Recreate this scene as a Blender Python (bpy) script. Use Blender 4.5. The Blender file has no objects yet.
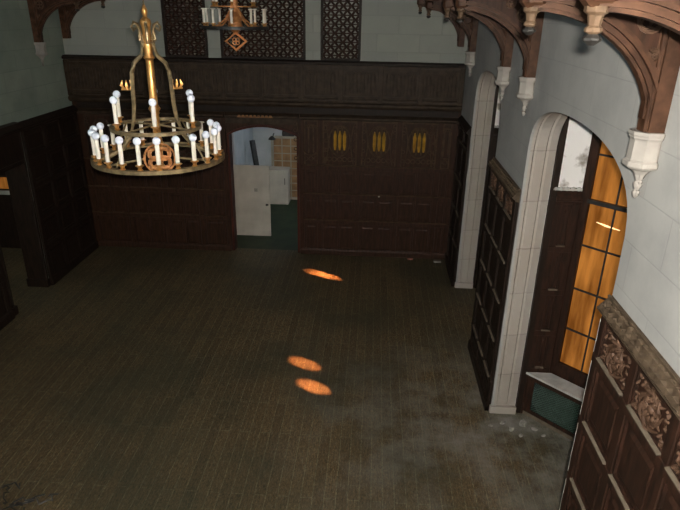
import bpy, bmesh, math, random
from mathutils import Vector, Matrix
PI = math.pi
random.seed(7)
scn = bpy.context.scene
col = scn.collection

# ---------------- camera ----------------
yaw, pit, rol, FPX, H = -5.30215663e-02, -3.98310090e-01, 1.83433400e-02, 584.244, 5.2
f = Vector((math.sin(yaw)*math.cos(pit), math.cos(yaw)*math.cos(pit), math.sin(pit)))
r0 = Vector((math.cos(yaw), -math.sin(yaw), 0)); u0 = r0.cross(f)
r1 = math.cos(rol)*r0 + math.sin(rol)*u0; u1 = -math.sin(rol)*r0 + math.cos(rol)*u0
cam = bpy.data.cameras.new('camera'); camo = bpy.data.objects.new('camera', cam); col.objects.link(camo)
camo.matrix_world = Matrix(((r1.x, u1.x, -f.x, 0), (r1.y, u1.y, -f.y, 0), (r1.z, u1.z, -f.z, H), (0, 0, 0, 1)))
cam.sensor_width = 36; cam.lens = 36*FPX/680; cam.clip_start = .05
scn.camera = camo

# ---------------- world, sun, lights, exposure ----------------
w = bpy.data.worlds.new('world'); scn.world = w; w.use_nodes = True
w.node_tree.nodes['Background'].inputs[0].default_value = (.55, .65, .8, 1)
w.node_tree.nodes['Background'].inputs[1].default_value = .5
def light(name, kind, loc, energy, color=(1, 1, 1), aim=None, **kw):
    l = bpy.data.lights.new(name, kind); l.energy = energy; l.color = color
    for k, v in kw.items(): setattr(l, k, v)
    o = bpy.data.objects.new(name, l); col.objects.link(o); o.location = loc
    if aim is not None:
        o.rotation_euler = (Vector(aim)-Vector(loc)).to_track_quat('-Z', 'Y').to_euler()
    return o
EL = math.radians(30)
sd = Vector((-.875*math.cos(EL), .483*math.cos(EL), -math.sin(EL)))
light('sun', 'SUN', (20, -10, 15), 520, (1, .34, .12), Vector((20, -10, 15))+sd, angle=math.radians(2.6))
light('camera_flash', 'AREA', (.06, -.01, 5.28), 440, (1, .93, .84), (-.5, 9, 2.2), shape='RECTANGLE', size=.10, size_y=.05)
light('fill_behind', 'AREA', (-4.2, -1.2, 6.0), 95, (.66, .87, 1), (.8, 8, 2.6), shape='RECTANGLE', size=5, size_y=1.6)  # unseen soft fill added behind the camera to lift the right wall
light('back_room_window', 'AREA', (-1.1, 14.6, 2.5), 15, (.8, .9, 1), (-3.2, 15.6, 1.0), shape='RECTANGLE', size=.9, size_y=.9)
light('gallery_daylight', 'AREA', (-.4, 13.6, 6.4), 12, (1, .95, .9), (-.5, 14.9, 4.9), shape='RECTANGLE', size=1, size_y=.5)
light('aisle_daylight', 'AREA', (-8.0, 9.4, 3.2), 9, (.8, .95, .9), (-7.3, 10, 0), shape='RECTANGLE', size=.8, size_y=.8)
vs = scn.view_settings
vs.view_transform = 'Standard'; vs.look = 'None'; vs.gamma = 1; vs.use_curve_mapping = False; vs.exposure = 0
scn.display_settings.display_device = 'sRGB'

# ---------------- materials ----------------
def mat(name, c1, c2=None, scale=6, rough=.6, metal=0, bump=.15, stretch=(1, 1, 1), detail=6, emit=None, estr=0, spec=None, lo=.35, hi=.65):
    m = bpy.data.materials.new(name); m.use_nodes = True
    nt = m.node_tree; N = nt.nodes; L = nt.links; b = N['Principled BSDF']
    tc = N.new('ShaderNodeTexCoord'); mp = N.new('ShaderNodeMapping'); mp.inputs['Scale'].default_value = stretch
    L.new(tc.outputs['Object'], mp.inputs['Vector'])
    no = N.new('ShaderNodeTexNoise'); no.inputs['Scale'].default_value = scale; no.inputs['Detail'].default_value = detail
    L.new(mp.outputs[0], no.inputs['Vector'])
    rp = N.new('ShaderNodeValToRGB'); rp.color_ramp.elements[0].position = lo; rp.color_ramp.elements[1].position = hi
    rp.color_ramp.elements[0].color = (*c1, 1); rp.color_ramp.elements[1].color = (*(c2 or c1), 1)
    L.new(no.outputs['Fac'], rp.inputs[0]); L.new(rp.outputs[0], b.inputs['Base Color'])
    b.inputs['Roughness'].default_value = rough; b.inputs['Metallic'].default_value = metal
    if spec is not None: b.inputs['Specular IOR Level'].default_value = spec
    if bump:
        bp = N.new('ShaderNodeBump'); bp.inputs['Strength'].default_value = bump; bp.inputs['Distance'].default_value = .02
        L.new(no.outputs['Fac'], bp.inputs['Height']); L.new(bp.outputs[0], b.inputs['Normal'])
    if emit:
        if emit == 'tex': L.new(rp.outputs[0], b.inputs['Emission Color'])
        else: b.inputs['Emission Color'].default_value = (*emit, 1)
        b.inputs['Emission Strength'].default_value = estr
    if any(k in name for k in ('oak', 'timber', 'wood')): b.inputs['Specular IOR Level'].default_value = .22; b.inputs['Roughness'].default_value = .55
    return m
def masonry(name, axes, c1, c2, mort, bw, bh, rough=.85, stain=(.12, .11, .09), stain_amt=.5, msize=.012, bump=.4):
    m = bpy.data.materials.new(name); m.use_nodes = True
    nt = m.node_tree; N = nt.nodes; L = nt.links; b = N['Principled BSDF']
    tc = N.new('ShaderNodeTexCoord'); sp = N.new('ShaderNodeSeparateXYZ'); cb = N.new('ShaderNodeCombineXYZ')
    L.new(tc.outputs['Object'], sp.inputs[0]); L.new(sp.outputs[axes[0]], cb.inputs[0]); L.new(sp.outputs[axes[1]], cb.inputs[1])
    br = N.new('ShaderNodeTexBrick'); br.inputs['Scale'].default_value = 1
    br.inputs['Brick Width'].default_value = bw; br.inputs['Row Height'].default_value = bh
    br.inputs['Mortar Size'].default_value = msize; br.inputs['Mortar Smooth'].default_value = .6
    br.inputs['Color1'].default_value = (*c1, 1); br.inputs['Color2'].default_value = (*c2, 1); br.inputs['Mortar'].default_value = (*mort, 1)
    L.new(cb.outputs[0], br.inputs['Vector'])
    no = N.new('ShaderNodeTexNoise'); no.inputs['Scale'].default_value = 1.3; no.inputs['Detail'].default_value = 8; no.inputs['Roughness'].default_value = .65
    L.new(tc.outputs['Object'], no.inputs['Vector'])
    rp = N.new('ShaderNodeValToRGB'); rp.color_ramp.elements[0].position = .42; rp.color_ramp.elements[1].position = .72
    rp.color_ramp.elements[0].color = (0, 0, 0, 1); rp.color_ramp.elements[1].color = (stain_amt,)*3+(1,)
    L.new(no.outputs['Fac'], rp.inputs[0])
    mx = N.new('ShaderNodeMixRGB'); mx.inputs[2].default_value = (*stain, 1)
    L.new(rp.outputs[0], mx.inputs[0]); L.new(br.outputs['Color'], mx.inputs[1]); L.new(mx.outputs[0], b.inputs['Base Color'])
    b.inputs['Roughness'].default_value = rough
    bp = N.new('ShaderNodeBump'); bp.inputs['Strength'].default_value = bump; bp.inputs['Distance'].default_value = .01; bp.invert = True
    L.new(br.outputs['Fac'], bp.inputs['Height']); L.new(bp.outputs[0], b.inputs['Normal'])
    return m
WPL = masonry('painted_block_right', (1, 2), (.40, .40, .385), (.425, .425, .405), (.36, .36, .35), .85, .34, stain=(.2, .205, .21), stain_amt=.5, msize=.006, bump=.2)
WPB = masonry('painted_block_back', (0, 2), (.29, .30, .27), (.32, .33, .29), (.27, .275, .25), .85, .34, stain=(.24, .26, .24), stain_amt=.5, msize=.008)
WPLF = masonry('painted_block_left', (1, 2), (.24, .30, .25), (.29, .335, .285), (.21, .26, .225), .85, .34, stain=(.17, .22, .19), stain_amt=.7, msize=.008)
STONE = masonry('limestone_trim', (1, 2), (.36, .32, .275), (.44, .395, .34), (.28, .25, .215), 3, .62, stain=(.42, .40, .37), stain_amt=.7, msize=.01)
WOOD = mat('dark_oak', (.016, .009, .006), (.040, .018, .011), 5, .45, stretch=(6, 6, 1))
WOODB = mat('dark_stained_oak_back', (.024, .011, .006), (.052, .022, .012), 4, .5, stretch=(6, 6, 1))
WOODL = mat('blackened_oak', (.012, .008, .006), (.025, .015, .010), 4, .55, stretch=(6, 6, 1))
WOODG = mat('carved_gallery_oak', (.026, .017, .010), (.056, .036, .022), 8, .55)
WOODW = mat('pale_oak_edge', (.10, .08, .058), (.165, .135, .10), 9, .5)  # paler oak for the rail ledges and the radiator base rail
WOODT = mat('roof_timber', (.036, .016, .008), (.088, .041, .022), 5, .42, stretch=(2, 6, 2))
WOODC = mat('dusty_carved_oak', (.05, .027, .016), (.115, .066, .042), 14, .5)
CREST = mat('dusty_crest_oak', (.040, .028, .018), (.10, .072, .047), 14, .5)
TRAC = mat('tan_tracery_oak', (.050, .030, .016), (.10, .062, .034), 12, .5)
PINK = mat('pale_pendant_wood', (.075, .046, .027), (.15, .098, .06), 12, .5)
BRASS = mat('aged_brass', (.50, .24, .07), (.85, .46, .15), 14, .36, .75, bump=.1)
DBRASS = mat('dull_brass', (.16, .12, .065), (.34, .25, .13), 16, .45, .55, bump=.1)
COPPER = mat('dull_copper', (.40, .17, .06), (.62, .29, .11), 12, .45, .35, bump=.1)
CANDLE = mat('cream_candle_sleeve', (.78, .72, .62), (.86, .82, .74), 8, .5, bump=0)
GLOBE = mat('frosted_bulb', (.74, .80, .92), (.82, .86, .95), 20, .25, bump=0, emit=(.72, .78, 1), estr=.06)
DARKI = mat('dark_iron', (.012, .011, .010), (.03, .028, .025), 12, .5)
WHITE = mat('white_door_paint', (.46, .43, .36), (.58, .54, .46), 2.5, .5, bump=.03)
PLW = mat('bright_plaster', (.30, .27, .23), (.86, .85, .83), 4.0, .8, lo=.34, hi=.44)
ROOMW = mat('pale_blue_wall_paint', (.36, .40, .41), (.46, .49, .50), 2, .8)
MARBLE = mat('pale_stone_sill', (.36, .35, .33), (.55, .54, .51), 5, .5)
GREEN = mat('dark_green_screen', (.006, .014, .011), (.015, .028, .022), 10, .5)
GFLOOR = mat('green_floor', (.015, .03, .012), (.03, .05, .02), 3, .6)
AMBER = mat('amber_glass', (.17, .055, .008), (.50, .19, .035), 1.6, .22, stretch=(5, 5, .7), emit='tex', estr=.36, bump=.05)
YGL = mat('yellow_stained_glass', (.25, .13, .01), (.5, .28, .03), 6, .3, emit='tex', estr=.08, bump=0)
GLINT = mat('painted_glint', (1, .8, .5), None, 5, .5, bump=0, emit=(1, .68, .3), estr=1.1)  # glowing colour that paints a glint on the amber glass
BROWNG = mat('brown_reflecting_glass', (.20, .11, .05), (.34, .20, .09), 4, .3, bump=0)
RUB = mat('plaster_rubble', (.24, .23, .20), (.38, .36, .33), 20, .9)

def floor_mat():
    m = bpy.data.materials.new('oak_floor_boards'); m.use_nodes = True
    nt = m.node_tree; N = nt.nodes; L = nt.links; b = N['Principled BSDF']
    tc = N.new('ShaderNodeTexCoord'); sp = N.new('ShaderNodeSeparateXYZ'); cb = N.new('ShaderNodeCombineXYZ')
    L.new(tc.outputs['Object'], sp.inputs[0]); L.new(sp.outputs[1], cb.inputs[0]); L.new(sp.outputs[0], cb.inputs[1])
    br = N.new('ShaderNodeTexBrick'); br.inputs['Scale'].default_value = 1
    br.inputs['Brick Width'].default_value = 1.7; br.inputs['Row Height'].default_value = .135
    br.inputs['Mortar Size'].default_value = .006; br.inputs['Mortar Smooth'].default_value = .3; br.offset = .37
    br.inputs['Color1'].default_value = (.066, .050, .029, 1); br.inputs['Color2'].default_value = (.095, .072, .041, 1); br.inputs['Mortar'].default_value = (.125, .12, .08, 1)
    L.new(cb.outputs[0], br.inputs['Vector'])
    def noise(sc, st, det=7, ro=.6):
        mp = N.new('ShaderNodeMapping'); mp.inputs['Scale'].default_value = st; L.new(tc.outputs['Object'], mp.inputs[0])
        n = N.new('ShaderNodeTexNoise'); n.inputs['Scale'].default_value = sc; n.inputs['Detail'].default_value = det; n.inputs['Roughness'].default_value = ro
        L.new(mp.outputs[0], n.inputs[0]); return n
    def ramp(n, a, b_, c0=(0, 0, 0, 1), c1=(1, 1, 1, 1)):
        rp = N.new('ShaderNodeValToRGB'); rp.color_ramp.elements[0].position = a; rp.color_ramp.elements[1].position = b_
        rp.color_ramp.elements[0].color = c0; rp.color_ramp.elements[1].color = c1; L.new(n, rp.inputs[0]); return rp.outputs[0]
    def mix(fac, a, b_, mode='MIX'):
        mx = N.new('ShaderNodeMixRGB'); mx.blend_type = mode
        for i, v in enumerate((fac, a, b_)):
            if isinstance(v, (int, float)): mx.inputs[i].default_value = v
            elif isinstance(v, tuple): mx.inputs[i].default_value = v
            else: L.new(v, mx.inputs[i])
        return mx.outputs[0]
    grain = noise(5, (9, 1.2, 1), 10, .85)
    c = mix(1, br.outputs['Color'], ramp(grain.outputs[0], .3, .7, (.15, .15, .15, 1), (2.0, 1.9, 1.8, 1)), 'MULTIPLY')
    fine = noise(34, (1.6, .7, 1), 5, .9)
    c = mix(1, c, ramp(fine.outputs[0], .36, .64, (.25, .25, .25, 1), (2.1, 2.0, 1.85, 1)), 'MULTIPLY')
    scr = noise(16, (3.5, .5, 1), 6, .85)
    c = mix(ramp(scr.outputs[0], .54, .64, (0, 0, 0, 1), (.8, .8, .8, 1)), c, (.19, .18, .125, 1))
    big = noise(.5, (1, 1, 1), 3)
    c = mix(ramp(big.outputs[0], .42, .62, (0, 0, 0, 1), (.5, .5, .5, 1)), c, (.030, .040, .028, 1))
    # plaster dust fallen beside the right wall: own ragged shape
    sx = N.new('ShaderNodeMapRange'); sx.inputs[1].default_value = -1.3; sx.inputs[2].default_value = 2.4; L.new(sp.outputs[0], sx.inputs[0])
    sy = N.new('ShaderNodeMath'); sy.operation = 'SUBTRACT'; L.new(sp.outputs[1], sy.inputs[0]); sy.inputs[1].default_value = 6.5
    sa = N.new('ShaderNodeMath'); sa.operation = 'ABSOLUTE'; L.new(sy.outputs[0], sa.inputs[0])
    sr = N.new('ShaderNodeMapRange'); sr.inputs[1].default_value = 2.6; sr.inputs[2].default_value = .2; L.new(sa.outputs[0], sr.inputs[0])
    mm = N.new('ShaderNodeMath'); mm.operation = 'MULTIPLY'; L.new(sx.outputs[0], mm.inputs[0]); L.new(sr.outputs[0], mm.inputs[1])
    dn = noise(1.4, (1, 1, 1), 8, .7)
    m2 = N.new('ShaderNodeMath'); m2.operation = 'MULTIPLY'; L.new(mm.outputs[0], m2.inputs[0]); L.new(ramp(dn.outputs[0], .42, .62), m2.inputs[1])
    c = mix(m2.outputs[0], c, (.24, .232, .205, 1))
    L.new(c, b.inputs['Base Color'])
    b.inputs['Roughness'].default_value = .5; b.inputs['Specular IOR Level'].default_value = .35
    bp = N.new('ShaderNodeBump'); bp.inputs['Strength'].default_value = .6; bp.inputs['Distance'].default_value = .012
    L.new(grain.outputs[0], bp.inputs['Height']); L.new(bp.outputs[0], b.inputs['Normal'])
    return m
FLOOR = floor_mat()

# ---------------- mesh builder ----------------
class MB:
    def __init__(s): s.b = bmesh.new()
    def face(s, pts):
        try: s.b.faces.new([s.b.verts.new(p) for p in pts])
        except ValueError: pass
    def box(s, x0, x1, y0, y1, z0, z1, ch=0):
        v = [s.b.verts.new(p) for p in ((x0, y0, z0), (x1, y0, z0), (x1, y1, z0), (x0, y1, z0), (x0, y0, z1), (x1, y0, z1), (x1, y1, z1), (x0, y1, z1))]
        fs = [s.b.faces.new([v[i] for i in q]) for q in ((0, 3, 2, 1), (4, 5, 6, 7), (0, 1, 5, 4), (1, 2, 6, 5), (2, 3, 7, 6), (3, 0, 4, 7))]
        if ch:
            bmesh.ops.bevel(s.b, geom=list({e for q in fs for e in q.edges}), offset=ch, segments=1, affect='EDGES')
        return s
    def prism(s, pts, axis, a, b):
        """extrude a 2D polygon along an axis"""
        def P(p, t):
            return (t, p[0], p[1]) if axis == 0 else (p[0], t, p[1]) if axis == 1 else (p[0], p[1], t)
        A = [s.b.verts.new(P(p, a)) for p in pts]; B = [s.b.verts.new(P(p, b)) for p in pts]; n = len(pts)
        s.b.faces.new(A); s.b.faces.new(B[::-1])
        for i in range(n): s.b.faces.new((A[i], B[i], B[(i+1) % n], A[(i+1) % n]))
        return s
    def band(s, inner, outer, axis, a, b):
        """solid between two matching 2D curves, extruded along an axis"""
        for i in range(len(inner)-1):
            s.prism([inner[i], inner[i+1], outer[i+1], outer[i]], axis, a, b)
        return s
    def lathe(s, prof, c=(0, 0, 0), n=12, ph=0):
        rings = []
        for r, z in prof:
            rings.append([s.b.verts.new((c[0]+r*math.cos(ph+2*PI*k/n), c[1]+r*math.sin(ph+2*PI*k/n), c[2]+z)) for k in range(n)])
        for A, B in zip(rings, rings[1:]):
            for k in range(n): s.b.faces.new((A[k], A[(k+1) % n], B[(k+1) % n], B[k]))
        s.b.faces.new(rings[0][::-1]); s.b.faces.new(rings[-1])
        return s
    def tube(s, pts, r, n=8, closed=False, sy=1.0):
        P = [Vector(p) for p in pts]; m = len(P); rings = []
        for i in range(m):
            t = (P[(i+1) % m]-P[i-1]) if closed else (P[min(i+1, m-1)]-P[max(i-1, 0)])
            t.normalize(); ref = Vector((0, 0, 1)) if abs(t.z) < .9 else Vector((0, 1, 0))
            a = t.cross(ref).normalized(); b = t.cross(a).normalized(); rr = r[i] if isinstance(r, (list, tuple)) else r
            rings.append([s.b.verts.new(P[i]+(a*math.cos(2*PI*k/n)+b*math.sin(2*PI*k/n)*sy)*rr) for k in range(n)])
        for i in range(m if closed else m-1):
            A, B = rings[i], rings[(i+1) % m]
            for k in range(n): s.b.faces.new((A[k], A[(k+1) % n], B[(k+1) % n], B[k]))
        if not closed: s.b.faces.new(rings[0][::-1]); s.b.faces.new(rings[-1])
        return s
    def ball(s, c, r, sc=(1, 1, 1), seg=10):
        mt = Matrix.Translation(c) @ Matrix.Diagonal((r*sc[0], r*sc[1], r*sc[2], 1))
        bmesh.ops.create_uvsphere(s.b, u_segments=seg, v_segments=max(4, seg*2//3), radius=1, matrix=mt); return s
    def pyr(s, c, d, e, h):
        """low pyramid: centre c, half axes d and e (vectors), apex offset h (vector)"""
        c, d, e, h = map(Vector, (c, d, e, h)); q = [s.b.verts.new(p) for p in (c-d, c-e, c+d, c+e)]; a = s.b.verts.new(c+h)
        for i in range(4): s.b.faces.new((q[i], q[(i+1) % 4], a))
        return s
    def build(s, name, m, parent=None, smooth=False):
        bmesh.ops.recalc_face_normals(s.b, faces=s.b.faces)
        me = bpy.data.meshes.new(name); s.b.to_mesh(me); s.b.free()
        me.materials.append(m)
        if smooth:
            for p in me.polygons: p.use_smooth = True
            try: me.set_sharp_from_angle(angle=math.radians(40))
            except Exception: pass
        o = bpy.data.objects.new(name, me); col.objects.link(o)
        if parent: o.parent = parent
        return o
def struct(o, label=None):
    o['kind'] = 'structure'
    if label: o['label'] = label
    return o
def thing(name, label, cat, loc=(0, 0, 0), rz=0, group=None):
    o = bpy.data.objects.new(name, None); col.objects.link(o); o.location = loc; o.rotation_euler = (0, 0, rz); o.empty_display_size = .1
    o['label'] = label; o['category'] = cat
    if group: o['group'] = group
    return o
def tag(o, label, cat, group=None):
    o['label'] = label; o['category'] = cat
    if group: o['group'] = group
    return o
def copy_tree(o, parent=None):
    c = o.copy(); col.objects.link(c); c.parent = parent
    for ch in list(o.children): copy_tree(ch, c)
    return c

XR, XL, YB = 1.80, -6.45, 12.40
TOP = 7.6
ARCH = [(5.41, 1.45, 3.45, 4.325), (9.73, 1.15, 3.45, 4.33)]
def arch_z(i, y):
    c, hw, zs, za = ARCH[i]; u = min(1, abs(y-c)/hw)
    return zs+(za-zs)*max(0, 1-u**2.2)**(1/4.2)
def arch_pts(i, n=28, off=0):
    c, hw, zs, za = ARCH[i]; out = []
    for k in range(n+1):
        a = PI*k/n; y = c-hw*math.cos(a); t = (1-abs(math.cos(a))**2.2)
        z = arch_z(i, y)
        out.append((y, z))
    if off:
        res = []
        for k, (y, z) in enumerate(out):
            a = out[max(k-1, 0)]; b = out[min(k+1, n)]; t = Vector((b[0]-a[0], b[1]-a[1]))
            if k in (0, n): t = Vector((0, 1 if k == 0 else -1))
            t.normalize(); res.append((y-t.y*off, z+t.x*off))
        out = res
    return out

# ---------------- structure ----------------
m = MB(); m.box(-9.2, 4.4, -1.8, YB+.12, -.1, 0); struct(m.build('floor', FLOOR))
m = MB(); m.box(-5.2, -.6, YB+.13, 16.6, -.1, -.004); struct(m.build('floor', GFLOOR))
m = MB(); m.box(-9.2, 4.6, -1.8, 16.8, TOP, TOP+.1); struct(m.build('ceiling', WOODL))
m = MB(); m.box(-9.2, 4.4, -1.9, -1.8, 0, TOP); struct(m.build('wall_front', WPB))
# right wall with its two arched openings
m = MB()
G = .12
m.box(XR, XR+.03, -1.8, 3.96, 0, TOP); m.box(XR, XR+.03, 6.86, 8.58, 0, TOP); m.box(XR, XR+.03, 10.88, YB+.2, 0, TOP)
m.box(XR+.03, XR+.35, -1.8, 3.96-G, 0, TOP); m.box(XR+.03, XR+.35, 6.86+G, 8.58-G, 0, TOP); m.box(XR+.03, XR+.35, 10.88+G, YB+.2, 0, TOP)
for i in (0, 1):
    P = arch_pts(i)
    for a, b in zip(P, P[1:]): m.prism([a, b, (b[0], TOP), (a[0], TOP)], 0, XR, XR+.03)
    P = arch_pts(i, 28, G)
    for a, b in zip(P, P[1:]): m.prism([a, b, (b[0], TOP), (a[0], TOP)], 0, XR+.03, XR+.35)
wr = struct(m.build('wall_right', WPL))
# left wall: plaster above, opening into the side aisle below
m = MB(); m.box(XL-.3, XL, -1.8, YB+.2, 3.2, TOP); m.box(XL-.3, XL, 10.2, YB+.2, 0, 3.2); m.box(XL-.3, XL, -1.8, 8.95, 0, 3.2); m.box(XL-.3, XL, 8.95, 10.2, 2.55, 3.2)
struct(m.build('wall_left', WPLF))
# back wall
DX0, DX1 = -3.12, -1.60
m = MB()
m.box(XL-.3, DX0, YB, YB+.2, 0, 3.3); m.box(DX1, XR+.2, YB, YB+.2, 0, 3.3)
for k in range(12):
    xa = DX0+(DX1-DX0)*k/12; xb = DX0+(DX1-DX0)*(k+1)/12
    za = 2.66+.2*math.sin(PI*k/12)**.8; zb = 2.66+.2*math.sin(PI*(k+1)/12)**.8 if k < 11 else 2.66
    m.prism([(xa, za), (xb, zb), (xb, 3.3), (xa, 3.3)], 1, YB, YB+.2)
struct(m.build('wall_back', WOODB))
SCR = [(-4.33, -3.43), (-3.17, -1.43), (-1.13, -.32)]
m = MB(); xs = XL-.3
for a, b in SCR: m.box(xs, a, YB+.02, YB+.22, 3.3, TOP); xs = b
m.box(xs, XR+.2, YB+.02, YB+.22, 3.3, TOP)
for a, b in SCR: m.box(a, b, YB+.02, YB+.22, 3.3, 4.22); m.box(a, b, YB+.02, YB+.22, 5.9, TOP)
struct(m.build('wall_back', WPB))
# gallery room behind the screens
m = MB(); m.box(-5.4, 1.6, 15, 15.1, 3.3, TOP); m.box(-5.5, -5.4, YB+.22, 15, 3.3, TOP); m.box(1.6, 1.7, YB+.22, 15, 3.3, TOP); m.box(-5.5, 1.7, YB+.22, 15.1, 3.3, 3.4)
m.box(-3.35, -3.27, YB+.22, 15, 3.4, TOP)
struct(m.build('wall_gallery', WPB))
# room beyond the opening
m = MB(); m.box(-5.2, -.6, 16.5, 16.6, 0, 3.3); m.box(-5.3, -5.2, YB+.2, 16.6, 0, 3.3); m.box(-.7, -.6, YB+.2, 16.6, 0, 3.3); m.box(-5.3, -.6, YB+.2, 16.6, 3.3, 3.38)
m.box(-3.52, -3.42, 14.2, 16.5, 0, 3.3)
struct(m.build('wall_back_room', ROOMW))
# side aisle
m = MB(); m.box(-9.2, -9.1, 5, YB, 0, TOP); m.box(-9.1, XL-.3, 12, 12.1, 0, TOP); m.box(-9.1, XL-.3, 6, 6.1, 0, TOP); m.box(-9.1, XL-.3, 6.1, 12, 3.6, 3.7)
struct(m.build('wall_aisle', WOODL))

# stone surrounds of the arches: moulded reveal facing the hall
for i in (0, 1):
    c, hw, zs, za = ARCH[i]
    m = MB(); n = 28
    PR = [(0, .004), (.004, .065), (.030, .085), (.018, .105), (.036, .215), (.062, .235), (.048, .258), (.075, .349), (G, .349), (G, .032), (.0, .032)]
    path = []
    for o, x in PR[:-1]:
        q = arch_pts(i, n, o); q = [(q[0][0], 0.0)]+q+[(q[-1][0], 0.0)]
        path.append([m.b.verts.new((XR+x, y, z)) for y, z in q])
    K = len(path)
    for a in range(K):
        A, B = path[a], path[(a+1) % K]
        for k in range(n+2): m.b.faces.new((A[k], A[k+1], B[k+1], B[k]))
    # plinths
    m.box(XR-.02, XR+.34, c+hw-.035, c+hw+.02, 0, .11); m.box(XR+.035, XR+.34, c-hw-.04, c-hw+.02, 0, .11)
    struct(m.build('trim_%d' % (i+1), STONE))

# ---------------- bays ----------------
def grid_wall(m, u0, u1, z0, z1, holes, t=.015):
    us = sorted({u0, u1} | {h[0] for h in holes} | {h[1] for h in holes}); zs = sorted({z0, z1} | {h[2] for h in holes} | {h[3] for h in holes})
    for a, b in zip(us, us[1:]):
        for c, d in zip(zs, zs[1:]):
            if any(h[0] <= a+1e-6 and b-1e-6 <= h[1] and h[2] <= c+1e-6 and d-1e-6 <= h[3] for h in holes): continue
            m.box(a, b, 0, t, c, d)
def facet(name, m_, p, rz): 
    o = m_; o.location = (p[0], p[1], 0); o.rotation_euler = (0, 0, rz); return o
def bay(idx, x1, x2, ya, yb, holes_mid, holes_near, boarded):
    """ya/yb near and far ends; x1 end of the side walls, x2 outer wall"""
    d = x2-x1; L = d*math.sqrt(2); y0 = XR+.35
    m = MB(); m.box(y0, x1+.1, yb, yb+.08, 0, 4.75); m.box(y0, x1+.1, ya-.08, ya, 0, 4.75)
    struct(m.build('wall_bay', PLW))
    m = MB(); m.prism([(y0-.02, ya-.08), (x1, ya-.08), (x2+.1, ya+d), (x2+.1, yb-d), (x1, yb+.08), (y0-.02, yb+.08)], 2, 4.6, 4.75); struct(m.build('ceiling', PLW))
    # hidden outer and near facets, windows boarded over with gaps the sun comes through
    m = MB(); grid_wall(m, 0, (yb-d)-(ya+d), 0, 4.7, holes_mid); o = m.build('wall_bay_outer', WOODL); struct(o)
    o.location = (x2, yb-d, 0); o.rotation_euler = (0, 0, -PI/2)
    m = MB(); grid_wall(m, 0, L, 0, 4.7, holes_near); o = m.build('wall_bay_near', WOODL); struct(o)
    o.location = (x2, ya+d, 0); o.rotation_euler = (0, 0, -PI*.75)
    m = MB(); grid_wall(m, 0, L, 0, 4.7, [(.10, L-.10, .87, 4.35)]); o = m.build('wall_bay_far', WOOD); struct(o)
    o.location = (x1, yb, 0); o.rotation_euler = (0, 0, -PI/4)
    # glazed window of the far facet
    e = bpy.data.objects.new('window_%d' % idx, None); col.objects.link(e); e.location = (x1, yb, 0); e.rotation_euler = (0, 0, -PI/4); struct(e)
    e['label'] = 'tall leaded amber window glowing orange in the nearer arched bay' if idx == 1 else 'leaded amber window in the far arched bay'
    m = MB(); m.box(.05, .12, -.03, .05, .80, 4.4); m.box(L-.12, L-.06, -.03, .05, .80, 4.4); m.box(.06, L-.06, -.03, .05, .80, .88); m.box(.06, L-.06, -.03, .05, 4.3, 4.4)
    m.build('window_frame', WOOD, e)
    m = MB(); m.box(.1, L-.1, .02, .03, .86, 4.35); m.build('pane', AMBER, e)
    m = MB(); m.box(.1, L-.1, -.035, .045, 3.115, 3.165); m.build('transom', DARKI, e)
    m = MB()
    for z in (1.40, 1.98, 2.57, 3.7): m.box(.1, L-.1, .0, .018, z-.011, z+.011)
    for u in (.43, .74, 1.02):
        if u < L-.12: m.box(u-.009, u+.009, .0, .018, .76, 4.3)
    m.build('leading', DARKI, e)
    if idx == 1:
        m = MB(); m.tube([(.24, .012, 2.90), (.36, .012, 2.885), (.53, .012, 2.875)], [.004, .013, .004], 6); m.build('painted_glint_streak', GLINT, e)  # emissive streak standing in for a highlight on the pane, no opening
    return e
def hole(v, c, w_): return (v-w_/2, v+w_/2)
# far wall of near bay at Y 6.9
bay(1, 2.53, 3.40, 3.92, 6.94,
    [(6.07-5.44-.03, 6.07-5.44+.03, 2.81, 2.93), (6.07-4.95-.04, 6.07-4.95+.04, 2.68, 2.79)], [], True)
_L2 = .5*math.sqrt(2)
bay(2, 2.50, 3.00, 8.50, 10.96, [(1.418-.022, 1.418+.022, 2.44, 2.78)], [], True)

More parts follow.
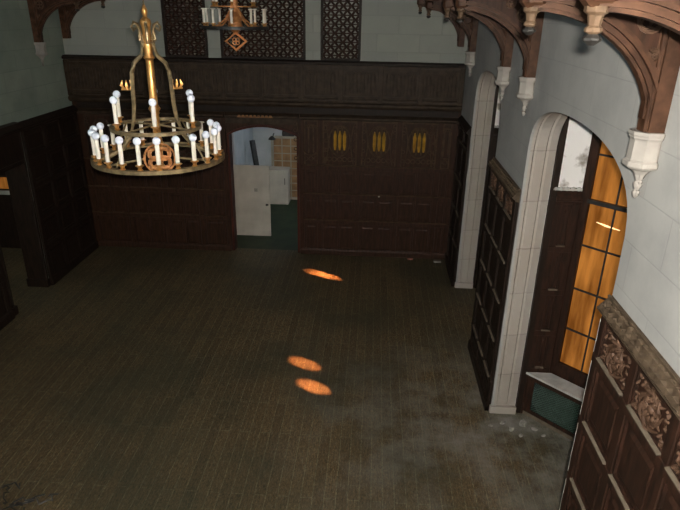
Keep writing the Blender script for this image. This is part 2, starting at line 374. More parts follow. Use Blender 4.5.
# ---------------- panelling helper (local: x along, -y towards the room, z up) ----------------
def frame_rect(m, x0, x1, z0, z1, w_=.03, y0=-.03, y1=0):
    m.box(x0, x1, y0, y1, z0, z0+w_); m.box(x0, x1, y0, y1, z1-w_, z1); m.box(x0, x0+w_, y0, y1, z0+w_, z1-w_); m.box(x1-w_, x1, y0, y1, z0+w_, z1-w_)
def ring(m, c, r, t, n=20, y=-.02, sx=1, sz=1):
    m.tube([(c[0]+r*sx*math.cos(2*PI*k/n), y, c[1]+r*sz*math.sin(2*PI*k/n)) for k in range(n)], t, 6, closed=True)
def carved(m, x0, x1, z0, z1, seed=0):
    """leafy scroll relief inside a square panel"""
    rr = random.Random(seed); cx, cz = (x0+x1)/2, (z0+z1)/2; s = min(x1-x0, z1-z0)/2
    ring(m, (cx, cz), s*.62, s*.07, 20, -.018); m.ball((cx, -.02, cz), s*.2, (1, .6, 1), 8)
    for k in range(8):
        a = 2*PI*k/8+.2; r = s*.42
        m.ball((cx+r*math.cos(a), -.022, cz+r*math.sin(a)), s*.15, (1, .7, 1), 6)
        p = [(cx+math.cos(a+t*.9)*s*(.66+.34*t), -.02-.012*math.sin(PI*t), cz+math.sin(a+t*.9)*s*(.66+.34*t)) for t in (0, .33, .66, 1)]
        m.tube(p, [s*.08, s*.11, s*.08, s*.03], 6)
    for sx in (-1, 1):
        for sz in (-1, 1):
            X, Z = cx+sx*(x1-x0)*.40, cz+sz*(z1-z0)*.40
            ring(m, (X, Z), s*.15, s*.05, 10, -.016); m.ball((X, -.018, Z), s*.08, (1, .6, 1), 6)
    for k in range(26):
        X = rr.uniform(x0+.03, x1-.03); Z = rr.uniform(z0+.02, z1-.02); a = rr.uniform(0, PI)
        m.tube([(X-.03*math.cos(a), -.012, Z-.03*math.sin(a)), (X, -.026, Z), (X+.03*math.cos(a+.5), -.012, Z+.03*math.sin(a+.5))], [.004, .012, .004], 5)
def wainscot(label, loc, rz, L, rows, top, stiles, wood, ledge_mat=None, carve=False, crest=False, ledge=True, cat='wall panelling', crest_mat=None, skip_base=False):
    """rows: list of rail heights, bottom to top"""
    e = thing('wainscot', label, cat, loc, rz)
    m = MB(); m.box(0, L, -.02, .0, 0, top); m.build('backboard', wood, e)
    for s in stiles:
        m = MB(); m.box(s-.045, s+.045, -.05, -.02, .0, top, .006); m.build('stile', wood, e)
    zz = rows
    for z in zz:
        m = MB(); m.box(0, L, -.055, -.021, z-.05, z+.03, .006); rl = m.build('rail', wood, e)
        if z == zz[0]: continue
        for a, b in zip(stiles, stiles[1:]):
            m = MB(); m.prism([(-.028, z+.03), (-.066, z+.026), (-.066, z+.036), (-.028, z+.044)], 0, a+.05, b-.05); m.build('ledge_strip', ledge_mat or WOODW, rl)
    if not skip_base:
        m = MB(); m.prism([(-.02, 0), (-.075, 0), (-.075, .13), (-.055, .16), (-.02, .17)], 0, 0, L); m.build('skirting', wood, e)
    zs = zz+[top]
    for j in range(len(zs)-1):
        last = j == len(zs)-2
        for a, b in zip(stiles, stiles[1:]):
            x0, x1, z0, z1 = a+.045, b-.045, zs[j]+.03, zs[j+1]-.05 if not last else top-.02
            if x1-x0 < .08 or z1-z0 < .08: continue
            m = MB()
            if carve and last:
                frame_rect(m, x0, x1, z0, z1, .018, -.04, -.02); mm = MB(); carved(mm, x0, x1, z0, z1, j)
                m.build('panel', wood, e); o = mm.build('carved_panel', WOODC if crest_mat is None else crest_mat, e); o.location = (0, -.012, 0)
            else:
                frame_rect(m, x0, x1, z0, z1, .02, -.042, -.02)
                m.pyr(((x0+x1)/2, -.022, (z0+z1)/2), (0, 0, 0), (0, 0, 0), (0, 0, 0)) if False else None
                m.prism([(-.02, z0+.06), (-.034, z0+.09), (-.034, z1-.09), (-.02, z1-.06)], 0, x0+.07, x1-.07)
                m.build('panel', wood, e)
    if ledge:
        m = MB()
        m.prism([(0, top), (-.045, top), (-.05, top+.03), (-.085, top+.045), (-.085, top+.07), (-.02, top+.15), (0, top+.16)], 0, 0, L)
        m.build('cap_rail', wood if not crest else CREST, e)
    if crest:
        m = MB(); n = int(L/.075)
        s = Vector((0, .065, .08))
        for r_ in range(2):
            for k in range(n):
                x = .04+(k+.5*r_)*L/n; t = .28+.44*r_
                c = Vector((x, -.085+.065*t, top+.07+.08*t))
                m.pyr(c, (.036, 0, 0), s*.27, (0, -.022, .022))
        m.box(0, L, -.094, -.08, top+.052, top+.066)
        m.tube([(0, -.022, top+.155), (L, -.022, top+.155)], .012, 8)
        m.build('diamond_cresting', CREST, e)
    return e
# near wainscot: from Y 3.97 towards the camera
ed = 3.95
wainscot('tall dark carved oak wainscot nearest the camera with diamond-cut cap rail', (XR-.004, ed, 0), -PI/2, 4.2,
         [.05, .46, 1.04, 1.62, 2.20, 2.79], 3.14, [.05, .62, 1.19, 1.76, 2.33, 2.90, 3.47, 4.04], WOOD, carve=True, crest=True)
m = MB(); m.box(XR-.05, XR-.002, ed+.002, ed+.009, 0, 3.1); tag(m.build('corner_bead', mat('pale_edge_bead', (.5, .48, .42), (.6, .58, .5), 8, .5)), 'thin pale vertical edging strip at the end of the nearest wainscot', 'edging strip')
# pier wainscot between the arches
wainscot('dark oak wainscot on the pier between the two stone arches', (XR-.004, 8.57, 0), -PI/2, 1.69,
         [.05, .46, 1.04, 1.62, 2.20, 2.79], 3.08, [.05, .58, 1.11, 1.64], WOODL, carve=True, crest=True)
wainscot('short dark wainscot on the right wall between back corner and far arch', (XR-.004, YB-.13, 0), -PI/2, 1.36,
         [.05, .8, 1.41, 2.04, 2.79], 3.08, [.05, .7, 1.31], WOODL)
# far side wall of the bays
wainscot('dark oak wainscot on the side wall of the nearer window bay', (XR+.422, 6.936, 0), 0, .30,
         [.05, .72, 1.3, 1.9, 2.5], 3.08, [.045, .255], WOOD, crest=False)
wainscot('dark oak wainscot on the side wall of the far window bay', (XR+.402, 10.956, 0), 0, .29,
         [.05, .72, 1.3, 1.9, 2.5], 3.08, [.045, .3], WOODL, crest=False)
m = MB(); m.box(XR+.352, XR+.42, 6.87, 6.938, 0, 4.58); m.box(XR+.352, XR+.40, 10.88, 10.958, 0, 4.58); struct(m.build('trim_8', WOODL))
# carved plaster cresting on top of the bay wainscots
for (x0, y0, L, lab) in ((XR+.37, 6.90, .34, 'white scalloped strip on the side wainscot of the nearer bay'), (XR+.37, 10.92, .30, 'white scalloped strip on the side wainscot of the far bay')):
    m = MB(); n = int(L/.06)
    for k in range(n): m.ball((x0+.03+k*L/n, y0-.02, 3.27), .03, (1, .6, .9), 8)
    m.box(x0, x0+L, y0-.03, y0+.03, 3.25, 3.275)
    tag(m.build('scalloped_strip', MARBLE), lab, 'moulding')

# radiator cover in the near bay with pale sill
e = thing('radiator_cover', 'dark green lattice radiator cover with pale stone sill under the amber window', 'radiator cover', (2.25, 6.875, 0), -PI/4)
Lr = 1.40
m = MB(); m.box(0, Lr, 0, .02, 0, .1); m.box(0, Lr, 0, .02, .57, .65); m.box(0, .10, -.0, .02, .1, .57); m.box(Lr-.1, Lr, 0, .02, .1, .57); m.box(.76, .82, 0, .02, .1, .57)
m.build('casing', WOOD, e)
m = MB(); m.box(0, Lr, -.012, .02, 0, .05); m.build('base_rail', WOODW, e)
m = MB(); n = 44
for k in range(-8, n):
    for s in (1, -1):
        xa = .1+k*.04; za = .1 if s > 0 else .57; xb = xa+.47; zb = .57 if s > 0 else .1
        # clip to the opening
        t0 = max(0, (.1-xa)/.47); t1 = min(1, (Lr-.1-xa)/.47)
        if t1-t0 < .05: continue
        A = (xa+.47*t0, .014, za+(zb-za)*t0); B = (xa+.47*t1, .014, za+(zb-za)*t1)
        m.tube([A, B], .0045, 4)
m.build('lattice_grille', mat('green_lattice_paint', (.022, .055, .04), (.04, .085, .062), 12, .45), e)
m = MB(); m.box(.0, Lr, .03, .05, .02, .65); m.build('inner_screen', GREEN, e)
m = MB(); m.prism([(-.02, -.045), (Lr, -.045), (Lr-.30, .195), (.21, .195)], 2, .66, .69); m.build('sill', MARBLE, e)

# ---------------- left wall woodwork ----------------
wainscot('black oak panelled pier at the far end of the left wall', (XL+.10, 10.20, 0), PI/2, 2.05,
         [.05, .8, 1.41, 2.04, 2.6], 3.08, [.05, .7, 1.35, 2.0], WOODL, ledge_mat=WOODL)
m = MB(); m.box(XL-.305, XL+.10, 10.14, 10.20, 0, 3.1, .01); m.box(XL-.305, XL+.12, 10.10, 10.2, 0, .16)
struct(m.build('trim_4', WOODL))
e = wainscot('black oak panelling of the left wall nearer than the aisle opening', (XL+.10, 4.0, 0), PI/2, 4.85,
         [.05, .8, 1.41, 2.04, 2.6], 3.08, [.05, .8, 1.6, 2.4, 3.2, 4.0, 4.8], WOODL, ledge_mat=WOODL)
m = MB(); m.box(XL-.305, XL+.12, 8.93, 8.99, 0, 3.1, .01); m.box(XL-.305, XL+.14, 8.90, 9.03, 0, .16); struct(m.build('trim_5', WOODL))
m = MB(); m.box(XL-.305, XL+.1, 8.99, 10.14, 2.5, 3.1); m.box(XL+.1, XL+.13, 8.94, 10.09, 2.52, 2.58); m.prism([(XL+.1, 3.08), (XL+.145, 3.08), (XL+.15, 3.11), (XL+.185, 3.125), (XL+.185, 3.15), (XL+.12, 3.23), (XL, 3.24), (XL, 3.1)], 1, 8.84, 10.21)
struct(m.build('trim_6', WOODL))
# amber window seen through the aisle
e = bpy.data.objects.new('window_3', None); col.objects.link(e); struct(e, 'small amber window glimpsed through the left aisle opening'); e.location = (-8.12, 11.98, 1.56)
m = MB(); m.box(-.16, .16, -.01, .01, -.13, .13); m.build('pane', YGL if False else AMBER, e)
m = MB(); m.box(-.2, .2, -.04, .01, -.26, -.17); m.build('window_sill', MARBLE, e)
m = MB(); frame_rect(m, -.2, .2, -.17, .17, .04, -.02, .01); m.build('window_frame', WOODL, e)

# ---------------- back wall woodwork ----------------
def back_panelling(label, x0, x1, stiles, glow):
    L = x1-x0; e = thing('wainscot', label, 'wall panelling', (x0, YB-.005, 0), 0)
    m = MB(); m.box(0, L, -.02, 0, 0, 3.05); m.build('backboard', WOODB, e)
    for s in stiles:
        m = MB(); m.box(s-x0-.05, s-x0+.05, -.05, -.02, 0, 3.05, .006); m.build('stile', WOODB, e)
    for z in (.06, .80, 1.41, 2.04):
        m = MB(); m.box(0, L, -.055, -.021, z-.05, z+.03, .006)
        rl = m.build('rail', WOODB, e)
        if z > .1: m = MB(); m.prism([(-.03, z+.031), (-.068, z+.031), (-.068, z+.04), (-.03, z+.055)], 0, .06, L-.06); m.build('ledge_strip', TRAC, rl)
    m = MB(); m.prism([(0, 3.05), (-.06, 3.05), (-.11, 3.08), (-.11, 3.11), (-.03, 3.16), (0, 3.16)], 0, 0, L); m.build('cornice', WOODG, e)
    m = MB(); m.prism([(-.02, 0), (-.075, 0), (-.075, .10), (-.055, .14), (-.02, .15)], 0, 0, L); m.build('skirting', WOODB, e)
    for a, b in zip(stiles, stiles[1:]):
        xa, xb = a-x0+.05, b-x0-.05; zz = [.06, .80, 1.41, 2.04]
        for z0, z1 in zip(zz, zz[1:]):
            n = max(1, round((xb-xa)/.4)); wd = (xb-xa)/n
            for k in range(n):
                m = MB(); p, q = xa+k*wd+.01, xa+(k+1)*wd-.01
                frame_rect(m, p, q, z0+.03, z1-.05, .022, -.042, -.02)
                m.prism([(-.02, z0+.10), (-.032, z0+.13), (-.032, z1-.15), (-.02, z1-.12)], 0, p+.06, q-.06); m.build('panel', WOODB, e)
        # traceried top panel
        cx = (xa+xb)/2; hw = .36
        m = MB(); frame_rect(m, xa, xb, 2.07, 3.04, .025, -.045, -.02)
        for k in range(-1, 2):
            for s in (-1, 1): m.box(cx+k*.10+s*.045-.008, cx+k*.10+s*.045+.008, -.045, -.02, 2.35, 2.86)
            m.tube([(cx+k*.10+.045*math.cos(t), -.035, 2.86+.07*math.sin(t)) for t in [PI*j/8 for j in range(9)]], .009, 5)
            ring(m, (cx+k*.10, 2.90), .025, .007, 10, -.035)
        ring(m, (cx, 2.62), .24, .016, 26, -.035, .95, 1.35)
        for s in (-1, 1):
            m.tube([(cx+s*(.30-.06*math.sin(PI*t)), -.035, 2.12+.86*t) for t in [j/10 for j in range(11)]], .012, 5)
            for z in (2.22, 2.42, 2.62, 2.82, 2.96): ring(m, (cx+s*.33, z), .035, .009, 10, -.033)
        for k in range(-2, 3): ring(m, (cx+k*.11, 2.22), .045, .010, 12, -.033)
        o = m.build('tracery_panel', TRAC if glow else WOODG, e)
        if glow and min(abs(cx+x0-g) for g in glow) < .15:
            for k in range(-1, 2):
                mm = MB(); h_ = .20 if k else .23
                mm.tube([(cx+k*.10, -.026, 2.42), (cx+k*.10, -.026, 2.52), (cx+k*.10, -.026, 2.72), (cx+k*.10, -.026, 2.83)], [.018, .032, .034, .012], 8, sy=1)
                mm.build('glass_light', YGL, o)
    return e
bp_ = back_panelling('dark red-brown back wall panelling right of the opening with three yellow glass lights', -1.55, XR-.01, [-1.52, -1.12, -.29, .55, 1.40, 1.69], (-.70, .12, .97))
back_panelling('very dark back wall panelling left of the opening, behind the large chandelier', XL+.02, -3.17, [-6.27, -5.45, -4.62, -3.80, -3.20], None)
# door casing, lintel
m = MB()
for x in (DX0-.02, DX1-.03): m.box(x, x+.05, YB-.03, YB+.22, 0, 2.68)
P = [(DX0+(DX1-DX0)*k/14, 2.66+.2*math.sin(PI*k/14)**.8 if 0 < k < 14 else 2.66) for k in range(15)]
m.band(P, [(x, z+.05) for x, z in P], 1, YB-.03, YB+.21)
struct(m.build('trim_7', mat('red_oak_casing', (.045, .012, .008), (.08, .022, .014), 4, .45)), 'reddish oak casing around the low arched back opening')
m = MB(); 
m.box(DX0-.02, DX1+.02, YB-.04, YB-.001, 2.93, 3.05); m.prism([(YB, 3.05), (YB-.06, 3.05), (YB-.115, 3.08), (YB-.115, 3.11), (YB-.03, 3.16), (YB, 3.16)], 0, DX0-.02, DX1+.02)
tag(m.build('lintel_cornice', WOODG), 'dark moulded cornice piece above the back opening', 'cornice')
m = MB()
for k in range(9): m.prism([(-2.86+k*.083, 3.085), (-2.86+k*.083+.07, 3.085), (-2.86+k*.083+.055, 3.125), (-2.86+k*.083+.015, 3.125)], 1, YB-.135, YB-.117)
m.box(-2.87, -2.11, YB-.12, YB-.116, 3.07, 3.085)
tag(m.build('tan_carved_strip', mat('tan_wood', (.16, .075, .035), (.32, .16, .07), 8, .5)), 'short tan carved strip on the cornice above the back opening', 'carved strip')
m = MB(); m.box(XL+.12, XR-.07, YB-.02, YB, 3.165, 3.30); struct(m.build('trim_3', WOODL))
# gallery parapet
e = thing('gallery_parapet', 'long dark carved oak gallery front across the back wall under the screens', 'gallery parapet', (XL+.02, YB-.12, 0))
LP = XR-XL-.04
m = MB(); m.box(0, LP, 0, .115, 3.36, 4.16); m.build('backboard', WOODG, e)
m = MB(); m.prism([(.1, 4.16), (-.03, 4.16), (-.06, 4.18), (-.06, 4.21), (.0, 4.24), (.1, 4.24)], 0, 0, LP); m.build('handrail', WOODL, e)
m = MB(); m.prism([(.11, 3.30), (.0, 3.31), (-.05, 3.36), (-.05, 3.40), (0, 3.43), (.11, 3.43)], 0, 0, LP); m.prism([(0, 3.46), (-.03, 3.47), (-.03, 3.50), (0, 3.51)], 0, 0, LP); m.build('bottom_moulding', WOODG, e)
n = 10; pw = (LP-.1)/n
for k in range(n+1):
    x = .05+k*pw; m = MB(); m.box(x-.05, x+.05, -.035, 0, 3.43, 4.15, .006); m.box(x-.02, x+.02, -.05, -.03, 3.5, 4.12)
    m.build('stile', WOODG, e)
for k in range(n):
    x0, x1 = .05+k*pw+.05, .05+(k+1)*pw-.05; m = MB(); frame_rect(m, x0, x1, 3.54, 4.12, .02, -.03, 0)
    m.box(x0+.01, x1-.01, -.035, 0, 4.07, 4.10)
    q = 9
    for j in range(q):
        xx = x0+.07+(x1-x0-.14)*j/(q-1)
        m.tube([(xx, -.008, 3.60), (xx, -.016, 3.75), (xx, -.016, 3.93), (xx, -.008, 4.0)], .012, 5)
        if j < q-1: ring(m, (xx+(x1-x0-.14)/(q-1)/2, 4.02), .028, .007, 8, -.015)
    m.build('carved_panel', WOODG, e)
# lattice screens above the gallery
for (a, b), lab in zip(SCR, ('narrow dark lattice screen behind the large chandelier, left of the others', 'wide pierced oak lattice screen behind the far chandelier', 'narrow pierced lattice screen with bright gaps, rightmost of three')):
    e = thing('lattice_screen', lab, 'lattice screen', (a, YB+.03, 4.25))
    Ls = b-a; m = MB(); frame_rect(m, 0.005, Ls-.005, -.02, 1.6, .05, -.01, .05); m.build('frame', WOODL, e)
    m = MB(); n = int(round(Ls/.082)); p = Ls/n
    for k in range(n+1):
        ph = 0 if k % 2 else PI
        m.tube([(min(max(k*p+.026*math.cos(2*PI*j/8*1.0+ph), .01), Ls-.01), .02+.004*(k % 2), .0+j*.021) for j in range(73)], .021, 4)
    for j in range(18): m.box(0.01, Ls-.01, .012, .028, .0+j*.084-.012, .0+j*.084+.012)
    m.build('lattice', WOODB, e)
m = MB(); m.ball((.175+1.55, -.06, 1.43), .022, (1, .5, 1), 10); m.build('knob', MARBLE, bp_)

# ---------------- room beyond the opening ----------------
e = thing('white_door', 'white flush door standing in the back opening with three hinges', 'door', (-3.38, 13.34, 0), 0)
m = MB(); m.box(0, .96, 0, .05, 0.01, 1.77, .004); m.build('door_leaf', WHITE, e)
for z in (.22, .9, 1.6):
    m = MB(); m.box(.07, .10, -.008, 0, z-.05, z+.05); m.tube([(.065, -.008, z-.05), (.065, -.008, z+.05)], .009, 6); m.build('hinge', MARBLE, e)
m = MB(); m.box(.86, .92, -.012, 0, .80, .84); m.ball((.88, -.03, .82), .025, (1, 1, 1), 8); m.build('knob', DARKI, e)
m = MB(); m.box(.59, .67, -.006, 0, 1.14, 1.22); m.build('paper_notice', mat('grey_square', (.25, .24, .2), (.36, .34, .3), 30, .7, bump=0), e)
# glazed door at the far end
e = thing('glazed_door', 'brown glazed door with white muntins in the room beyond the opening', 'door', (-2.90, 16.46, 0))
m = MB(); frame_rect(m, 0, .88, .0, 1.86, .06, -.05, 0)
for k in (1, 2): m.box(.06+k*.253-.012, .06+k*.253+.012, -.045, 0, .06, 1.80)
for k in range(1, 8): m.box(.06, .82, -.045, 0, .06+k*.2175-.010, .06+k*.2175+.010)
m.build('door_frame', mat('white_muntin', (.30, .28, .22), (.38, .36, .29), 5, .5), e)
for i in range(3):
    for k in range(8): 
        m = MB(); x = .06+i*.253; m.box(x+.013, x+.24, -.025, -.015, .07+k*.2175, .06+(k+1)*.2175-.01); m.build('pane', BROWNG, e)
e = thing('wall_cabinet', 'low pale cabinet in front of the glazed door beyond the opening', 'cabinet', (-2.95, 15.9, 0))
m = MB(); m.box(0, .6, 0, .4, 0.0, .98, .01); m.build('body', WHITE, e)
m = MB(); m.box(-.01, .61, -.02, .4, .981, 1.01); m.build('top', WHITE, e)
m = MB(); m.box(.03, .57, -.012, 0, .08, .93); m.build('door', WHITE, e)
m = MB(); m.box(.50, .515, -.035, -.012, .6, .78); m.build('handle', DARKI, e)
m = MB(); A = Vector((-3.20, 15.3, 1.95)); B = Vector((-3.02, 15.3, .6)); m.tube([A, B], .075, 4); tag(m.build('leaning_board', DARKI), 'dark board leaning against the pale wall beyond the opening', 'board')
e = thing('wall_lamp', 'dark bracket lamp on the wall beyond the opening', 'wall lamp', (-2.70, 15.7, 1.95))
m = MB(); m.tube([(0, .1, .1), (0, 0, .1), (.0, -.08, .04)], .015, 6); m.build('arm', DARKI, e)
m = MB(); m.lathe([(.03, .06), (.09, .0), (.10, -.03), (.06, -.04)], (-.03, -.06, 0), 10); m.build('lamp_shade', DARKI, e)
m = MB(); m.box(-2.45, -2.12, 15.6, 15.75, 2.02, 2.16, .02); tag(m.build('door_closer', DARKI), 'dark box above the glazed door beyond the opening', 'box')

# ---------------- roof brackets and corbels ----------------
# local frame: x out from the wall, z from the corbel top, y along the wall
def bracket():
    e = thing('roof_bracket', 'x', 'roof bracket', (0, 0, 4.5))
    m = MB(); m.box(.002, .12, -.06, .06, 0, .95, .01); m.box(.118, .135, -.035, .035, 0.1, .9, .005); m.box(.002, .10, -.08, .08, 0.0, .9); m.build('wall_post', WOODT, e)
    def arc(o, n=22): return [(.90-(.80+o)*math.cos(PI/2*k/n), (.71+o)*math.sin(PI/2*k/n)) for k in range(n+1)]
    m = MB()
    for o0, o1, hw in ((.0, .02, .035), (.02, .04, .055), (.04, .055, .042), (.055, .075, .075), (.075, .097, .062)):
        m.band(arc(o0), arc(o1), 1, -hw, hw)
    m.build('curved_brace', WOODT, e, smooth=False)
    m = MB(); A = arc(.09); m.band(A, [(min(x, x), .86) if i else (A[0][0], .86) for i, (x, z) in enumerate(A)], 1, -.03, .03); m.build('spandrel_panel', WOODB, e)
    m = MB()
    for (cx, cz, r_) in ((.20, .68, .075), (.36, .79, .045), (.15, .48, .03)):
        for s in (-1, 1): ring(m, (cx, cz), r_, .012, 14, s*.035)
        for k in range(4):
            for s in (-1, 1): ring(m, (cx+r_*.45*math.cos(k*PI/2+.78), cz+r_*.45*math.sin(k*PI/2+.78)), r_*.4, .007, 8, s*.035)
    m.build('tracery', WOODC, e)
    m = MB(); m.box(0.002, 1.0, -.08, .08, .86, 1.08, .012); m.box(0.002, 1.01, -.10, .10, .885, .915, .006); m.box(0.002, 1.01, -.10, .10, 1.03, 1.07, .006); m.build('hammer_beam', WOODT, e)
    m = MB(); m.box(.82, .96, -.07, .07, .725, .86, .03); m.build('beam_end', WOODT, e)
    m = MB(); m.lathe([(.052, .01), (.052, -.012), (.034, -.025), (.026, -.065), (.036, -.075), (.038, -.09), (.02, -.10)], (.89, 0, .72), 8, PI/8); m.build('pendant', PINK, e)
    m = MB(); m.lathe([(.02, -.098), (.04, -.115), (.04, -.125), (.012, -.145)], (.89, 0, .72), 8, PI/8); m.build('pendant_tip', DARKI, e)
    m = MB(); m.box(.83, .95, -.06, .06, 1.08, 3.1-.02, .01); m.build('queen_post', WOODT, e)
    return e
def corbel():
    e = thing('corbel', 'x', 'corbel', (0, 0, 4.5)); e.scale = (.84, .84, 1)
    m = MB(); m.lathe([(.125, -.235), (.142, -.22), (.142, -.195), (.122, -.18), (.120, -.06), (.124, -.05), (.135, -.04), (.135, -.03), (.142, -.02), (.142, 0)], (.07, 0, 0), 8, PI/8); m.build('capital', CORB, e)
    m = MB(); m.lathe([(.01, -.44), (.025, -.42), (.03, -.40), (.018, -.385), (.032, -.36), (.036, -.34), (.024, -.325), (.045, -.28), (.075, -.25), (.12, -.235)], (.07, 0, 0), 8, PI/8); m.build('drop', CORB, e)
    return e
CORB = mat('pale_corbel_stone', (.28, .26, .235), (.37, .345, .31), 5, .8)
pb, pc = bracket(), corbel()
places = [(XR, 2.70, 'right', 'brown roof bracket nearest the camera at the top right, cut off by the frame', 'pale stone corbel under the nearest roof bracket, just past the right edge'),
 (XR, 3.82, 'right', 'large brown roof bracket on the pale corbel right of the nearer arch', 'large pale stone corbel on the wall right of the nearer arch'),
 (XR, 7.04, 'right', 'roof bracket above the stone pier left of the nearer arch', 'pale corbel just left of the top of the nearer arch'),
 (XR, 8.37, 'right', 'roof bracket above the right side of the far arch', 'pale corbel just right of the top of the far arch'),
 (XR, 11.42, 'right', 'dark roof bracket high in the right back corner on the side wall', 'small stone corbel at the right end of the gallery, on the side wall'),
 (XL, 11.42, 'left', 'black roof bracket high on the left wall, leftmost in view', 'small grey corbel on the left wall under the leftmost bracket')]
for i, (x, y, s, lb, lc) in enumerate(places):
    for proto, lab in ((pb, lb), (pc, lc)):
        o = proto if i == 0 else copy_tree(proto)
        o.location = (x, y, 4.5 if proto is pb else 4.525); o.rotation_euler = (0, 0, PI if s == 'right' else 0); o['label'] = lab; o['group'] = 'roof brackets' if proto is pb else 'stone corbels'
# wall brackets against the back wall
for x, rz, lab in ((XR-.10, PI, 'dark roof bracket flat against the back wall above the right end of the gallery'), (XL+.12, 0, 'black roof bracket flat against the back wall above the left end of the gallery')):
    o = copy_tree(pb); o.location = (x, YB-.12, 4.56); o.rotation_euler = (0, 0, rz); o['label'] = lab; o['group'] = 'roof brackets'

# ---------------- chandeliers ----------------
def candle(kind_bulb, h=.20, r=.021):
    e = thing('candle_lamp', 'x', 'candle lamp')
    m = MB(); m.lathe([(.018, 0), (.03, .012), (.018, .025), (.022, .045), (.042, .055), (.042, .062), (.02, .066)], n=10); m.build('cup', BRASS, e, True)
    m = MB(); m.lathe([(r, .06), (r, .06+h), (r*.8, .065+h)], n=10); m.build('sleeve', CANDLE, e, True)
    if kind_bulb == 1:
        m = MB(); m.ball((0, 0, .06+h+.034), .039, (1, 1, 1), 14); m.build('bulb', GLOBE, e, True)
    else:
        m = MB(); m.lathe([(r*.9, .06+h), (r*1.9, .07+h), (r*1.9, .078+h), (r*.6, .082+h)], n=10); m.build('socket', CANDLE, e, True)
    return e
def reparent(o, p, loc):
    o.parent = p; o.location = loc
    for k in ('label', 'category', 'group'):
        if k in o: del o[k]
def band_ring(m, r0, r1, z0, z1, n=48):
    pr = [(r0, z0), (r1, z0), (r1, z1), (r0, z1)]; rings = []
    for k in range(n):
        a = 2*PI*k/n; rings.append([m.b.verts.new((r*math.cos(a), r*math.sin(a), z)) for r, z in pr])
    for k in range(n):
        A, B = rings[k], rings[(k+1) % n]
        for i in range(4): m.b.faces.new((A[i], A[(i+1) % 4], B[(i+1) % 4], B[i]))
def quatrefoil(m, c, s, y=0, t=.02):
    for k in range(4):
        a = k*PI/2+PI/4
        m.tube([(c[0]+s*.42*math.cos(a)+s*.36*math.cos(b), y, c[1]+s*.42*math.sin(a)+s*.36*math.sin(b)) for b in [2*PI*j/14 for j in range(14)]], t, 6, closed=True)
Q = -2.265; CY = 6.02
e = thing('chandelier', 'large two-tier brass ring chandelier with white globe bulbs on candle sleeves', 'chandelier', (Q, CY, 3.72), math.radians(21))
R1, R2, ZU = .675, .455, .32
m = MB(); band_ring(m, R1-.085, R1, -.02, .0, 64); band_ring(m, R1-.005, R1+.008, -.026, .014, 64); m.build('lower_ring', DBRASS, e)
m = MB(); band_ring(m, R2-.05, R2, ZU-.01, ZU+.01, 48); band_ring(m, R2-.005, R2+.006, ZU-.02, ZU+.015, 48); m.build('upper_ring', DBRASS, e)
m = MB(); m.lathe([(.02, -.14), (.05, -.10), (.03, -.07), (.055, -.02), (.04, .02), (.04, .10), (.058, .14), (.04, .2), (.04, .46), (.062, .50), (.04, .54), (.038, .98), (.055, 1.0), (.04, 1.03), (.042, 1.28), (.055, 1.32), (.05, 1.35), (.018, 1.38), (.03, 1.42), (.030, 1.44), (.012, 1.48), (.008, 1.5)], n=16); m.build('central_tube', BRASS, e, True)
m = MB(); m.lathe([(.008, -.2), (.028, -.185), (.028, -.155), (.014, -.14)], n=10); m.build('bottom_finial', CANDLE, e, True)
# four long arms from the crown down to the rings
for k in range(2):
    a = math.radians(2+180*k); ca, sa = math.cos(a), math.sin(a)
    prof = [(.045, 1.22), (.05, 1.10), (.08, 1.02), (.15, .95), (.18, .86), (.19, .74), (.195, .55), (.215, .38), (.27, .22), (.36, .10), (.50, .03), (.60, -.01)]
    m = MB(); m.tube([(r*ca, r*sa, z) for r, z in prof], .022, 8); arm = m.build('arm', DBRASS, e, True)
    m = MB(); c = Vector((.19*ca, .19*sa, .70)); o_ = Vector((ca, sa, 0))
    m.tube([c, c+o_*.06], .012, 6)
    for s in (-1, 0, 1):
        m.tube([c+o_*(.05+.03*s), c+o_*(.055+.05*s)+Vector((0, 0, .04)), c+o_*(.055+.035*s)+Vector((0, 0, .09))], [.014, .016, .005], 6)
    m.tube([c+o_*.0+Vector((0, 0, .0)), c+o_*.11], .010, 6)
    m.build('fleur_ornament', BRASS, arm)
# crown of scrolls at the top
for k in range(6):
    a = math.radians(30+60*k); ca, sa = math.cos(a), math.sin(a)
    m = MB(); m.tube([(r*ca, r*sa, z) for r, z in ((.04, 1.14), (.085, 1.17), (.075, 1.25), (.09, 1.31), (.13, 1.33), (.155, 1.29), (.14, 1.255), (.11, 1.28))], [.016, .016, .015, .015, .014, .013, .012, .010], 6); m.build('scroll', DBRASS, e, True)
m = MB()
for j in range(36):
    z = 1.53+j*.07; t = j % 2
    if 3.72+z > TOP-.06: break
    m.tube([((.022*math.cos(b) if t else 0), (0 if t else .022*math.cos(b)), z+.045*math.sin(b)) for b in [2*PI*i/10 for i in range(10)]], .007, 5, closed=True)
m.build('chain', DBRASS, e)
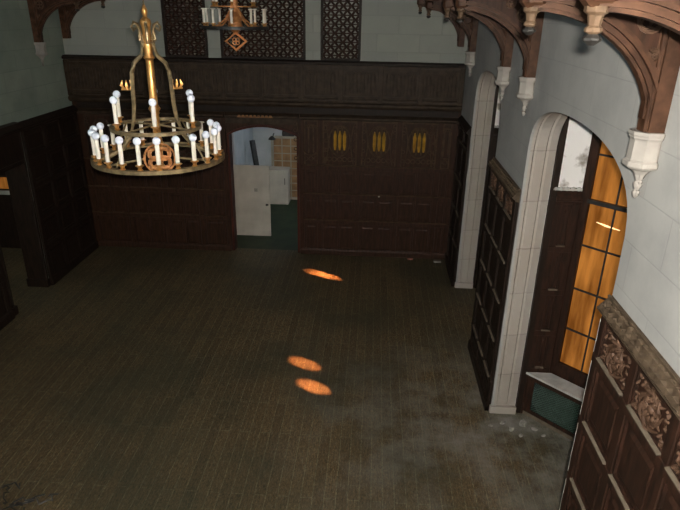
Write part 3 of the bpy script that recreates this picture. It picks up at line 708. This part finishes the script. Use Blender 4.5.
# spokes under the upper tier and the four medallions
m = MB()
for k in range(4):
    a = math.radians(47+90*k)
    m.tube([(.04*math.cos(a), .04*math.sin(a), ZU+.02), (.41*math.cos(a), .41*math.sin(a), ZU)], .010, 6)
    m.tube([(.41*math.cos(a), .41*math.sin(a), ZU), (.62*math.cos(a), .62*math.sin(a), -.01)], .010, 6)
m.build('spoke', DBRASS, e)
m = MB(); quatrefoil(m, (0, .05), .15, -.30, .022); ring(m, (0, .05), .15, .012, 24, -.30); m.build('medallion', COPPER, e, True)
for sx in (-1, 1):
    m = MB(); m.tube([(sx*.5, -.30, 0), (sx*.16, -.30, .05)], .012, 6); m.build('medallion_bar', DBRASS, e)
pbulb = candle(1); pbare = candle(0)
first = {1: True, 0: True}
def add_candle(kind, parent, loc):
    p = pbulb if kind else pbare
    o = copy_tree(p); reparent(o, parent, loc)
for k in range(22):
    ang = math.radians(-90-1.5+16.36*k); r = R1-.045
    back = math.sin(ang) > .55
    add_candle(0 if back else 1, e, (r*math.cos(ang), r*math.sin(ang), 0))
for k in range(6):
    ang = math.radians(-92+60*k); r = R2-.03
    add_candle(1, e, (r*math.cos(ang), r*math.sin(ang), ZU+.01))

e2 = thing('chandelier', 'smaller copper ring chandelier with bare candle sleeves in front of the lattice', 'chandelier', (-2.335, 10.2, 4.90), math.radians(13))
m = MB(); band_ring(m, .48, .535, -.015, .005, 48); band_ring(m, .53, .545, -.03, .02, 48); m.build('lower_ring', DARKI, e2)
m = MB(); band_ring(m, .33, .38, .30, .32, 36); m.build('upper_ring', COPPER, e2)
m = MB(); m.lathe([(.03, -.10), (.10, -.03), (.12, .02), (.10, .08), (.14, .16), (.06, .22), (.05, .6), (.09, .66), (.05, .72), (.04, 1.4)], n=14); m.build('central_tube', COPPER, e2, True)
for k in range(6):
    a = math.radians(15+60*k); ca, sa = math.cos(a), math.sin(a)
    m = MB(); m.tube([(r*ca, r*sa, z) for r, z in ((.05, .30), (.16, .12), (.30, .02), (.45, -.01), (.51, -.01))], .014, 6); m.build('arm', COPPER, e2, True)
m = MB(); m.tube([(r, -.04, z) for r, z in ((-.165, -.22), (0, -.085), (.165, -.22), (0, -.355))], .026, 4, closed=True); quatrefoil(m, (0, -.22), .08, -.04, .010); m.build('diamond_pendant', mat('copper_bright', (.75, .33, .12), (.9, .48, .22), 12, .45, .2), e2)
m = MB(); m.tube([(0, 0, 1.4), (0, 0, TOP-4.90-.02)], .015, 6); m.build('stem', DARKI, e2)
for k in range(10):
    a = math.radians(12+36*k); add_candle(0, e2, (.505*math.cos(a), .505*math.sin(a), 0))
for k in range(6):
    a = math.radians(24+60*k); add_candle(0, e2, (.355*math.cos(a), .355*math.sin(a), .315))
for p in (pbulb, pbare):
    for c in list(p.children): bpy.data.objects.remove(c)
    bpy.data.objects.remove(p)

# ---------------- small things on the floor ----------------
m = MB()
rr = random.Random(3)
for s in range(5):
    p = Vector((-3.95+.05*s, 4.72, .03)); pts = [p.copy()]
    for k in range(14):
        p = p+Vector((rr.uniform(-.07, .09), rr.uniform(-.06, .07), 0)); p.z = max(.012, .03+rr.uniform(-.02, .04)); pts.append(p.copy())
    m.tube(pts, .010, 5)
tag(m.build('wire_tangle', DARKI), 'tangle of black wire on the floor in the bottom left corner', 'wire')
rr = random.Random(11)
for k, (x, y, s) in enumerate([(2.20, 6.62, .05), (2.02, 6.50, .035), (1.93, 6.62, .03), (2.33, 6.52, .03), (2.12, 6.38, .025), (1.75, 6.55, .022), (2.42, 6.40, .022), (1.72, 12.15, .0)]):
    if s == 0: continue
    b = bmesh.new(); bmesh.ops.create_icosphere(b, subdivisions=2, radius=s)
    for v in b.verts: v.co *= rr.uniform(.75, 1.2); v.co.z = max(v.co.z*.6, -s*.3); v.co.x *= 1.5
    m = MB(); m.b.free(); m.b = b; o = m.build('plaster_chunk', RUB); o.location = (x, y, s*.3+.002); o.rotation_euler = (0, 0, rr.uniform(0, 3))
    tag(o, ('largest chunk of fallen pale plaster, by the radiator cover at the near stone jamb', 'pale plaster chunk directly in front of the near stone jamb', 'pale plaster chunk at the left front corner of the near stone jamb', 'pale plaster chunk in front of the radiator cover corner', 'small plaster crumb farthest out on the boards from the near stone jamb', 'small plaster crumb leftmost of those by the near stone jamb', 'small plaster crumb rightmost, in front of the radiator cover')[k], 'plaster chunk', 'plaster chunks by the near stone jamb')
m = MB(); m.box(1.46, 1.62, 12.10, 12.16, .001, .03, .004); tag(m.build('plaster_scrap', RUB), 'small pale scrap on the floor by the back right corner', 'scrap')
m = MB(); m.box(.88, 1.0, 12.2, 12.25, .001, .03, .004); tag(m.build('brick_scrap', mat('red_scrap', (.35, .12, .09), (.45, .2, .16), 9, .8)), 'small reddish scrap on the floor against the back wall panelling', 'scrap')
